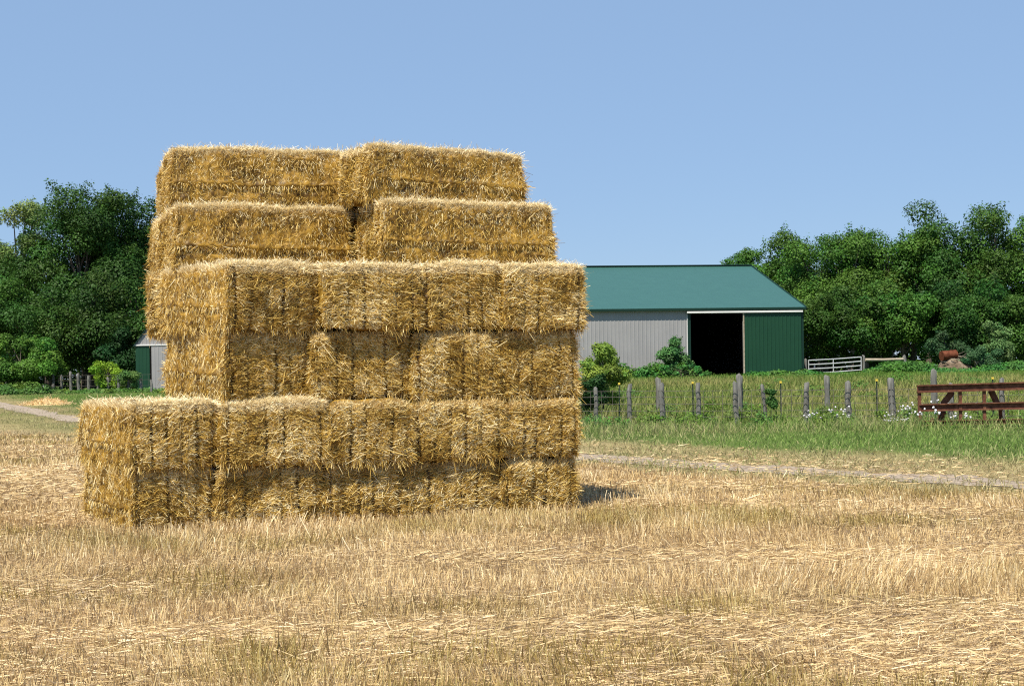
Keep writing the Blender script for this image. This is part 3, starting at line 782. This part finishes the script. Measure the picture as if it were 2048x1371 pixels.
def build_barn():
    YB = 87.6; ph = radians(5.0)
    Xr = at(1604, 613, YB)[0]; gb = 1.42
    eave = at(1604, 615, YB)[2] - gb          # wall height
    root = empty('barn', (Xr, YB, gb), 'long grey metal barn with a green roof and an open sliding door', 'barn', rz=ph)
    Lb = 25.0; Dp = 25.4; rise = 3.28
    def lx(x): return (x - 1604) / F * YB / cos(ph) * (1 - .0)   # photo column -> distance along the wall from its right corner
    d0, d1 = lx(1374), lx(1483)
    # front wall in two ribbed sheets and a lintel, a skin of real thickness behind
    ribbed(-Lb, d0, 0, eave).build('front_wall', M_grey, root)
    ribbed(d1, -.0, 0, eave).build('front_wall', M_grey, root)
    m = ribbed(d0, d1, eave - .28, eave); m.build('lintel', M_grey, root)
    s = MB()
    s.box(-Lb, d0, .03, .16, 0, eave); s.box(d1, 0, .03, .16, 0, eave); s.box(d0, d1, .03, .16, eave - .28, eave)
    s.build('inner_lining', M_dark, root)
    # gable and back walls
    gm = MB()
    for xx, sg in ((-.02, 1), (-Lb + .02, -1)):
        a, b = xx - .06, xx + .0
        v = []
        for q in (a, b): v += [(q, .17, 0), (q, Dp, 0), (q, Dp, eave), (q, Dp / 2, eave + rise), (q, .17, eave + .04)]
        gm = MB(); gm.add(v, [(0,1,2,3,4), (9,8,7,6,5)] + [(k, 5+k, 5+(k+1) % 5, (k+1) % 5) for k in range(5)])
        gm.build('gable_wall', M_grey, root)
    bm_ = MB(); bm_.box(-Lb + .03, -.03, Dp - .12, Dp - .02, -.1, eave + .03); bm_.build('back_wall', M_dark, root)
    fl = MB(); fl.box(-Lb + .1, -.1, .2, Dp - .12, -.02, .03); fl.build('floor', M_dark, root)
    # roof: two ribbed slopes with overhang
    ov, og = .20, .15; sl = rise / (Dp / 2)
    rm = MB(); xs = []; x = -Lb - og
    while x < og:
        for dx, dz in ((0, 0), (.19, 0), (.205, .008), (.235, .008), (.25, 0)):
            if x + dx < og: xs.append((x + dx, dz))
        x += .305
    xs.append((og, 0))
    for sgn in (0, 1):
        v = []; f = []
        for k, (xx, dz) in enumerate(xs):
            y0 = -ov if sgn == 0 else Dp + ov; z0 = eave - ov * sl
            v += [(xx, y0, z0 + dz + .09), (xx, Dp / 2, eave + rise + dz + .09), (xx, y0, z0), (xx, Dp / 2, eave + rise)]
            if k:
                a, b = 4 * k - 4, 4 * k
                f += [(a, b, b+1, a+1), (a+2, a+3, b+3, b+2), (a, a+2, b+2, b)]
        f += [(0, 1, 3, 2)]; e = 4 * (len(xs) - 1); f += [(e, e+2, e+3, e+1)]
        rm.add(v, f)
    roof = rm.build('roof', M_roof, root)
    rc = MB(); rc.bar((-Lb - og, Dp/2, eave + rise + .125), (og + .03, Dp/2, eave + rise + .125), .5, .06); rc.build('ridge_cap', M_dgreen, roof)
    fa = MB(); fa.box(-Lb - og, og + .02, -ov - .06, -ov - .005, eave - ov * sl - .06, eave - ov * sl + .07); fa.build('fascia', M_dgreen, roof)
    for xx in (og + .035, -Lb - og - .035):
        rk = MB(); rk.bar((xx, -ov - .03, eave - ov*sl + .02), (xx, Dp/2, eave + rise + .05), .05, .2); rk.bar((xx, Dp/2, eave + rise + .05), (xx, Dp + ov, eave - ov*sl + .02), .05, .2)
        rk.build('rake_trim', M_dgreen, roof)
    # trims, door track, sliding door
    t = MB(); t.box(-.09, .06, -.06, .18, 0, eave - .02); t.build('corner_trim', M_dgreen, root)
    t = MB(); t.box(d0 - .06, d0 + .12, -.05, .17, 0, eave - .3); t.build('door_jamb', M_dgreen, root)
    t = MB(); t.box(d0 - .095, d0 - .063, -.045, .0, 0, eave - .3); t.build('jamb_edge', M_white, root)
    tz = at(1480, 624, YB)[2] - gb
    t = MB(); t.box(lx(1370), lx(1603.5), -.24, -.03, tz - .055, tz + .055, .015); t.build('door_track', M_white, root)
    dm = ribbed(d1 + .07, -.10, .03, tz - .065, -.12, .229, .022)
    door = dm.build('sliding_door', M_green, root)
    b = MB(); b.box(d1 + .07, -.10, -.117, -.06, .03, tz - .065); b.build('door_back', M_dgreen, door)
    e = MB(); e.box(d1 + .005, d1 + .065, -.16, -.05, .03, tz - .065); e.build('door_edge', M_rail, door)
    # posts and trusses inside, seen dimly
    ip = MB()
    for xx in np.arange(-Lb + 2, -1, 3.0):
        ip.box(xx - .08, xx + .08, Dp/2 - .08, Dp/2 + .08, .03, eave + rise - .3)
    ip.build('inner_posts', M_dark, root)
build_barn()

def build_shed():
    Y = 92.0; x0 = at(271, 690, Y)[0]; g = 1.0; ez = at(271, 690, Y)[2] - g
    W = 4.2; rise = 2.75; D = 6.0
    root = empty('shed', (x0, Y, g), 'small green shed with a pale gable half hidden behind the bale stack', 'shed')
    xm = W / 2
    ribbed(0, .86, 0, ez - .04).build('front_wall', M_green, root)
    ribbed(.98, W, 0, ez - .04, -.03).build('door', M_grey, root)
    m = MB(); m.box(.86, .98, -.01, .06, 0, ez - .04); m.build('door_gap', M_dark, root)
    ribbed(0, W, ez + .03, ez + rise, 0, .229, .015, top=lambda x: ez + .031 + rise * (1 - abs(x - xm) / xm)).build('gable', M_grey, root)
    m = MB(); m.box(-.04, W + .04, -.07, .05, ez - .04, ez + .03); m.build('gable_trim', M_white, root)
    m = MB(); m.box(0, .08, .06, D, 0, ez); m.box(W - .08, W, .06, D, 0, ez); m.box(.08, W - .08, D - .08, D, 0, ez); m.build('side_wall', M_green, root)
    r = MB()
    for sx in (0, 1):
        a = (-.12 if sx == 0 else W + .12); v = []
        sl = rise / xm
        for yy in (-.12, D + .12): v += [(a, yy, ez - .12 * sl + .04), (xm, yy, ez + rise + .04), (xm, yy, ez + rise + .12), (a, yy, ez - .12 * sl + .12)]
        r.add(v, [(0,1,2,3), (7,6,5,4), (0,4,5,1), (1,5,6,2), (2,6,7,3), (3,7,4,0)])
    r.build('roof', M_dgreen, root)
build_shed()

# ------------------------------------------------------------------ fences
def wood_post(name, root, X, Y, z0, ztop, r, seed, lean=(0, 0)):
    rr = np.random.default_rng(seed); h = ztop - z0
    m = MB(); k = 6; pts = []; rad = []
    for i in range(k):
        t = i / (k - 1); pts.append((lean[0] * t * h + .012 * rr.normal(), lean[1] * t * h, -.15 + (h + .15) * t)); rad.append(r * (1.06 - .14 * t) * (1 + .05 * rr.normal()))
    pts.append((pts[-1][0] + .3 * r * rr.normal(), pts[-1][1], h + .03)); rad.append(r * .7)
    m.tube(pts, rad, 9, .14, seed=seed)
    o = m.build(name, M_wood, root)
    b = root.location if root is not None else (0, 0, 0)
    o.location = (X - b[0], Y - b[1], z0 - b[2]) if root is not None else (X, Y, z0)
    return o

def wires(name, root, pts, heights, stay=.3, thick=.014):
    """woven wire between post positions (world coordinates on the ground)"""
    m = MB(); b = np.array(root.location)
    P = np.array(pts, float)
    for h in heights:
        for a, c in zip(P[:-1], P[1:]):
            m.bar(a - b + (0, -.11, h), c - b + (0, -.11, h + .01), thick, thick)
    for a, c in zip(P[:-1], P[1:]):
        n = max(2, int(np.linalg.norm(c - a) / stay))
        for k in range(n):
            q = a + (c - a) * (k + .5) / n - b
            m.bar(q + (0, -.11, heights[0]), q + (0, -.11, heights[-1]), thick * .7, thick * .7)
    m.build(name, M_wire, root)

def t_post(root, X, Y, ytop, x):
    g = float(gz(X, Y)); zt = at(x, ytop, Y)[2]; b = root.location
    m = MB(); m.box(-.022, .022, -.006, .006, -.1, zt - g); m.box(-.005, .005, .006, .04, -.1, zt - g)
    o = m.build('steel_post', M_tpost, root); o.location = (X - b[0], Y - b[1], g - b[2])
    m = MB(); m.box(-.035, .035, -.03, .04, zt - g - .035, zt - g + .035, .01); m.build('insulator_cap', M_yellow, o)

def Yr(x): return 51.0 - 3.2 * (x - 1190) / 830
front = [(1150, 778, 7), (1191, 776, 10), (1258, 769, 11), (1324, 768, 14), (1396, 767, 13), (1472, 765, 13), (1531, 770, 10), (1612, 766, 13), (1697, 764, 15), (1786, 757, 16), (1902, 768, 13), (2003, 758, 13), (2110, 760, 13), (2230, 760, 13)]
fr = empty('wire_fence', ((1191-1024)/F*51, 51, 0.1), 'wire fence of weathered grey posts running to the right of the bale stack', 'fence')
gp = []
for i, (x, yt, wp) in enumerate(front):
    Y = Yr(x); X, _, z = at(x, yt, Y); g = float(gz(X, Y)); gp.append((X, Y, g))
    wood_post('post', fr, X, Y, g, z, (.8 if i % 3 else .9) * wp / F * Y / 2, 100 + i, (random.uniform(-.07, .02), random.uniform(-.04, .04)))
wires('wire_mesh', fr, gp, (.25, .45, .68, .92, 1.12))
for x, yt in ((1238, 767), (1385, 765), (1561, 764), (1753, 760), (1985, 756)):
    t_post(fr, (x - 1024) / F * (Yr(x) + .05), Yr(x) + .05, yt, x)
for i, (x, yt, wp, lab) in enumerate([(1317, 757, 12, 'grey fence post standing just behind the pair left of the barn doorway'),
        (1479, 751, 13, 'tall grey fence post in front of the edge of the green barn door'),
        (1655, 752, 12, 'grey fence post below the metal gate, behind the fence line'),
        (1867, 741, 14, 'tallest grey fence post, behind the left end of the rusty frame')]):
    Y = 54.5; X, _, z = at(x, yt, Y); g = float(gz(X, Y))
    o = wood_post('fence_post', None, X, Y, g, z, wp / F * Y / 2, 150 + i, (random.uniform(-.05, .03), 0)); tag(o, lab, 'fence post', 'posts behind the wire fence')

fl = empty('post_fence', at(140, 785, 94), 'row of thin grey posts along the undergrowth on the left', 'fence')
lp = []
for i, (x, yt, wp) in enumerate([(-35, 750, 5), (12, 753, 5), (60, 752, 5), (106, 748, 6), (123, 750, 5), (141, 744, 6), (157, 747, 6), (178, 752, 6), (196, 752, 6), (216, 755, 6), (237, 752, 5), (258, 757, 6), (281, 759, 6), (303, 760, 6)]):
    Y = 99 - 11 * (x + 35) / 340; X, _, z = at(x, yt, Y); g = float(gz(X, Y)); lp.append((X, Y, g))
    wood_post('post', fl, X, Y, g, z, wp / F * Y / 2, 200 + i, (random.uniform(-.04, .04), 0))
wires('wire_mesh', fl, lp, (.4, .75, 1.05), .6, .012)

# metal gate, its posts and the timber rail
def build_gate():
    YG = 93.0
    A = np.array(at(1614, 748, YG)); B = np.array(at(1726, 741, YG + .6))
    h = 30 / F * YG * .98
    root = empty('metal_gate', A, 'galvanised tube farm gate beside the green barn door', 'gate')
    d = B - A
    for k in range(4):
        z = h * (.06 + .88 * k / 3)
        m = MB(); m.tube([(.12, 0, z), (d[0]*.5, d[1]*.5, d[2]*.5 + z - .02), (d[0] - .12, d[1], d[2] + z)], .036, 8); m.build('rail', M_galv, root)
    for t in (.03, .47, .97):
        m = MB(); m.tube([(d[0]*t, d[1]*t, d[2]*t + h*.03), (d[0]*t, d[1]*t, d[2]*t + h*.97)], .034, 8); m.build('upright', M_galv, root)
    for i, (x, yt, yb, Y, wp, lab) in enumerate([(1611.5, 718, 752, YG, 6, 'grey wooden gate post at the barn corner'), (1727.5, 711.5, 745, YG + .6, 6, 'grey wooden gate post between the metal gate and the timber rail'), (1808, 711.5, 742, YG + 1.2, 7, 'stout grey post at the far end of the timber rail')]):
        X, _, z = at(x, yt, Y); g = float(gz(X, Y))
        tag(wood_post('gate_post', None, X, Y, g, z, wp / F * Y / 2, 300 + i), lab, 'gate post', 'posts of the gate and rail')
    a = at(1730, 719.5, YG + .55); b = at(1806, 718, YG + 1.15)
    m = MB(); m.tube([(0, 0, 0), tuple((np.array(b) - np.array(a)) / 2 + np.array([0, 0, -.02])), tuple(np.array(b) - np.array(a))], [.1, .095, .085], 9, .06)
    o = m.build('timber_rail', M_rail, None, a); tag(o, 'single pale timber rail fixed between two grey posts beyond the gate', 'fence rail')
build_gate()

# ------------------------------------------------------------------ rusty frame at the right
def build_frame():
    Y = 45.5
    a = np.array(at(1834, 777, Y)); b = np.array(at(2200, 768, Y - .3))
    g = float(gz(a[0], Y))
    root = empty('rusty_frame', (a[0], a[1], g), 'rusty steel ladder frame lying in the grass at the right edge', 'steel frame')
    L = b[0] - a[0]
    def P(x, y): q = np.array(at(x, y, Y)); return q - np.array(root.location)
    def beam(name, y0, y1, th, x0=1834, x1=2200, dy=0.0):
        # channel section: web with two flanges
        p, q = P(x0, y0) + (0, dy, 0), P(x1, y1) + (0, dy, 0); t = th / F * Y
        m = MB(); m.bar(p, q, .05, t * .82)
        up = np.array([0, 0, t * .45])
        m.bar(p + up + (0, -.03, 0), q + up + (0, -.03, 0), .13, t * .16); m.bar(p - up + (0, -.03, 0), q - up + (0, -.03, 0), .13, t * .16)
        return m.build(name, M_rust, root)
    beam('top_beam', 777.5, 766.5, 15)
    beam('middle_beam', 815, 807, 14, 1837)
    beam('bottom_beam', 846, 838, 9, 1840)
    for x, w_ in ((1838.5, 7), (1920, 5.5), (1968, 6), (2075, 6), (2150, 6)):
        m = MB(); t = w_ / F * Y
        m.bar(P(x, 783 - (x - 1838) * .03), P(x + 1, 844 - (x-1838)*.022), .09, t)
        m.build('upright', M_rust, root)
    for (x0, y0, x1, y1) in ((1907, 783, 1891, 809), (1984, 780, 2001, 808), (1889, 822, 1884, 845), (2003, 817, 2008, 840), (2120, 775, 2100, 804)):
        m = MB(); m.bar(P(x0, y0) + (0, .12, 0), P(x1, y1) + (0, .3, 0), .1, .17); m.build('brace', M_rust, root)
    m = MB(); m.bar(P(1886, 841) + (0, .1, 0), P(1886, 841) + (0, 1.2, 0), .09, .09); m.build('cross_member', M_rust, root)
build_frame()

# ------------------------------------------------------------------ rusty barrel and debris pile
def build_debris():
    Y = 95.5; X, _, _ = at(1912, 722, Y); g = float(gz(X, Y))
    # heap: lumpy mound with sticks
    n = 26; v = []; f = []
    for i in range(n + 1):
        for j in range(n + 1):
            a, b = i / n * 2 - 1, j / n * 2 - 1; r2 = min(1, a*a + b*b)
            z = 1.0 * (1 - r2) ** 1.1 * (1 - .45 * a) + .34 * float(vn(np.array([[a * 5, b * 5, 2.0]]))[0]) * (1 - r2)
            v.append((a * 1.5, b * 1.2, z - .35))
    for i in range(n):
        for j in range(n): f.append((i*(n+1)+j, (i+1)*(n+1)+j, (i+1)*(n+1)+j+1, i*(n+1)+j+1))
    m = MB(); m.add(v, f, True)
    root = empty('debris_pile', (X, Y, g + .25), 'heap of earth and old branches below the trees at the right', 'debris pile')
    m.build('heap', noise_mat('debris_earth', [(.3, (.05,.04,.028)), (.5, (.15,.11,.075)), (.72, (.30,.24,.18))], 3, 8, .9, .1, bump=.8), root)
    rr = np.random.default_rng(5)
    for k in range(40):
        a = rr.uniform(-1, 1.2); b = rr.uniform(-.9, .2); z = max(.15, .8 * (1 - .5 * abs(a)))
        th = rr.normal() * .6 - .5; l = rr.uniform(.4, 1.1)
        m = MB(); m.tube([(a, b, z), (a + cos(th) * l, b - .1, max(.05, z + sin(th) * l * .6))], [.035, .018], 6); m.build('branch', M_rail if k % 2 else M_bark, root)
    # barrel lying on the heap
    Xb, Yb, zb = at(1897, 710, Y - .3)
    m = MB(); Lb, r = .98, .30; pts = []; rad = []
    for t in np.linspace(0, 1, 25):
        q = r * (1.05 if min(abs(t - .33), abs(t - .66), t, 1 - t) < .03 else 1.0)
        pts.append(((t - .5) * Lb, (t - .5) * .25, (t - .5) * .08)); rad.append(q)
    m.tube(pts, rad, 20, caps=True)
    o = m.build('barrel', noise_mat('dark_rust', [(.25, (.05,.018,.010)), (.5, (.13,.042,.022)), (.75, (.20,.075,.04))], 5, 8, .9, .1, bump=.4, bscale=30), None, (Xb, Yb, zb)); tag(o, 'rusty steel barrel lying on the debris heap', 'barrel')
build_debris()

# ------------------------------------------------------------------ spilled straw at the left
def build_spill():
    X, Y, _ = at(92, 803, 72); n = 30
    g = float(gz(X, Y)); v = []; f = []
    for i in range(n + 1):
        for j in range(n + 1):
            a, b = i / n * 2 - 1, j / n * 2 - 1; r2 = min(1, a*a + b*b)
            z = .26 * (1 - r2) ** 1.2 * (1 + .3 * a) + .06 * float(vn(np.array([[a * 6, b * 6, 7.0]]))[0]) * (1 - r2) - .03
            x, y = a * 1.2, b * .8
            v.append((x, y, z + float(gz(X + x, Y + y)) - g))
    for i in range(n):
        for j in range(n): f.append((i*(n+1)+j, (i+1)*(n+1)+j, (i+1)*(n+1)+j+1, i*(n+1)+j+1))
    V = np.array(v); Q = np.array(f)
    k = 1600; i0 = R.choice(len(V), k); P = V[i0] + R.normal(size=(k, 3)) * (.03, .03, .01)
    D = R.normal(size=(k, 3)); D[:, 2] = np.abs(D[:, 2]) * .4
    V2, Q2 = ribbons(P, D, R.uniform(.1, .3, k), R.uniform(.012, .022, k))
    c = .6 * np.array([.6, .44, .29]) + .42 * np.concatenate([straw_col(np.full(len(V), .72)), np.repeat(straw_col(.3 + .7 * R.beta(3, 2, k)), 6, 0)])
    me = mesh_np('straw_heap', np.concatenate([V, V2]), np.concatenate([Q, Q2 + len(V)]), c)
    o = link('straw_heap', me, M_straw, None, (X, Y, g)); tag(o, 'small heap of spilled pale straw beside the track at the left', 'straw heap')
build_spill()

# ------------------------------------------------------------------ white wildflowers by the fence
def flower_proto():
    root = empty('wildflower', (0, 0, 0), 'white wildflower plant', 'wildflower', 'white wildflowers along the fence')
    m = MB(); bl = []
    for k in range(5):
        a = random.uniform(0, 2*pi); r = random.uniform(.02, .16); h = random.uniform(.42, .62)
        m.tube([(0, 0, 0), (cos(a)*r*.4, sin(a)*r*.4, h*.6), (cos(a)*r, sin(a)*r, h)], [.006, .005, .004], 5, caps=False); bl.append((cos(a)*r, sin(a)*r, h))
    m.build('stem', M_tgreen, root)
    P, Nn, S = [], [], []
    for b in bl:
        q = 16; d = rnd_dirs(q); P.append(np.array(b) + d * .04 * R.uniform(.3, 1, (q, 1))); Nn.append(d + (0, -.2, .6)); S.append(R.uniform(.03, .06, q))
    V, Q = leaves(np.concatenate(P), np.concatenate(Nn), np.concatenate(S), .9)
    link('bloom', mesh_np('bloom', V, Q), M_petal, root)
    return root
M_tgreen = noise_mat('stem_green', [(.3, (.06,.14,.03)), (.7, (.10,.20,.05))], 10)
proto = flower_proto()
def copy_tree(o, parent=None):
    c = o.copy(); COL.objects.link(c)
    if parent is not None: c.parent = parent
    for ch in list(o.children): copy_tree(ch, c)
    return c
FL = [(1617, 828, 'white wildflower against the foot of the fence post below the gate'), (1625, 823, None), (1644, 832, None), (1664, 816, 'white wildflower between the two posts left of the rusty frame'), (1674, 830, None), (1690, 815, None), (1693, 829, None), (1778, 826, 'white wildflower touching the thick split post left of the rusty frame'),
      (1774, 846, None), (1782, 852, None), (1792, 845, None), (1803, 842, None), (1812, 848, None), (1805, 815, None), (1815, 808, None), (1822, 812, None), (1812, 828, None), (1832, 823, None), (1840, 820, None), (1853, 806, None), (1870, 817, None), (1886, 797, 'white wildflower seen through the opening of the rusty frame'), (1910, 828, None), (1932, 828, None), (1960, 804, None), (88, 772, None), (75, 776, None)]
used = False
for x, y, lab in FL:
    o = copy_tree(proto) if used else proto; used = True
    Y = 46.8 + (845 - y) * .06 if x > 500 else 91
    if 1836 < x < 2000 and y > 815: Y = 44.6
    X, _, z = at(x, y, Y); g = float(gz(X, Y)); s = max(.25, (z - g)) / .55
    o.location = (X, Y, g); o.scale = (max(s, 1.0) * (1.0 if x > 500 else 1.6),) * 2 + (s,); o.rotation_euler = (0, 0, random.uniform(0, 6))
    o['label'] = lab or ('white wildflower in the tall weeds around the left end of the rusty frame' if x > 1500 else 'white wildflower among the undergrowth by the left fence')
    o['group'] = 'white wildflowers along the fence' if x > 500 else 'white wildflowers by the left fence'

# ------------------------------------------------------------------ camera, light, sky
cam = bpy.data.cameras.new('camera'); co = bpy.data.objects.new('camera', cam); COL.objects.link(co)
co.location = (0, 0, H); co.rotation_mode = 'QUATERNION'
from mathutils import Euler, Quaternion
q = Euler((pi / 2, 0, 0)).to_quaternion() @ Quaternion((0, 0, 1), -ROLL)
co.rotation_quaternion = q
cam.sensor_width = 36; cam.lens = 36 * F / 2048; cam.shift_y = (HOR - 685.5) / 2048
cam.clip_start = .1; cam.clip_end = 6000
sc.camera = co
EL = radians(60); az = (-.50, -.866)
sun = bpy.data.lights.new('sun', 'SUN'); sun.energy = 4.6; sun.angle = radians(.53); sun.color = (1, .93, .80)
so = bpy.data.objects.new('sun', sun); COL.objects.link(so)
from mathutils import Vector
so.rotation_euler = Vector((az[0] * cos(EL), az[1] * cos(EL), sin(EL))).to_track_quat('Z', 'Y').to_euler()
w = bpy.data.worlds.new('World'); sc.world = w; w.use_nodes = True; nt = w.node_tree
sky = nt.nodes.new('ShaderNodeTexSky'); sky.sky_type = 'NISHITA'; sky.sun_disc = False
sky.sun_elevation = EL; sky.sun_rotation = math.atan2(az[0], az[1]); sky.air_density = 1.0; sky.dust_density = 0.0; sky.ozone_density = 6.0; sky.altitude = 300
bg = nt.nodes['Background']; bg.inputs['Strength'].default_value = .10
# hazy summer sky: Nishita blended with an even pale blue, strongest low down, fading out towards the zenith
tc = nt.nodes.new('ShaderNodeTexCoord'); sx = nt.nodes.new('ShaderNodeSeparateXYZ'); nt.links.new(tc.outputs['Generated'], sx.inputs[0])
mr = nt.nodes.new('ShaderNodeMapRange'); mr.inputs['From Min'].default_value = .25; mr.inputs['From Max'].default_value = .75
mr.inputs['To Min'].default_value = .76; mr.inputs['To Max'].default_value = .1; nt.links.new(sx.outputs['Z'], mr.inputs['Value'])
mx = nt.nodes.new('ShaderNodeMix'); mx.data_type = 'RGBA'; mx.inputs['B'].default_value = (1.90, 2.86, 4.38, 1)
nt.links.new(mr.outputs[0], mx.inputs['Factor']); nt.links.new(sky.outputs[0], mx.inputs['A']); nt.links.new(mx.outputs['Result'], bg.inputs['Color'])
sc.cycles.use_denoising = False; sc.cycles.filter_width = 1.15
sc.view_settings.view_transform = 'Standard'; sc.view_settings.look = 'None'; sc.view_settings.exposure = .68; sc.view_settings.gamma = 1
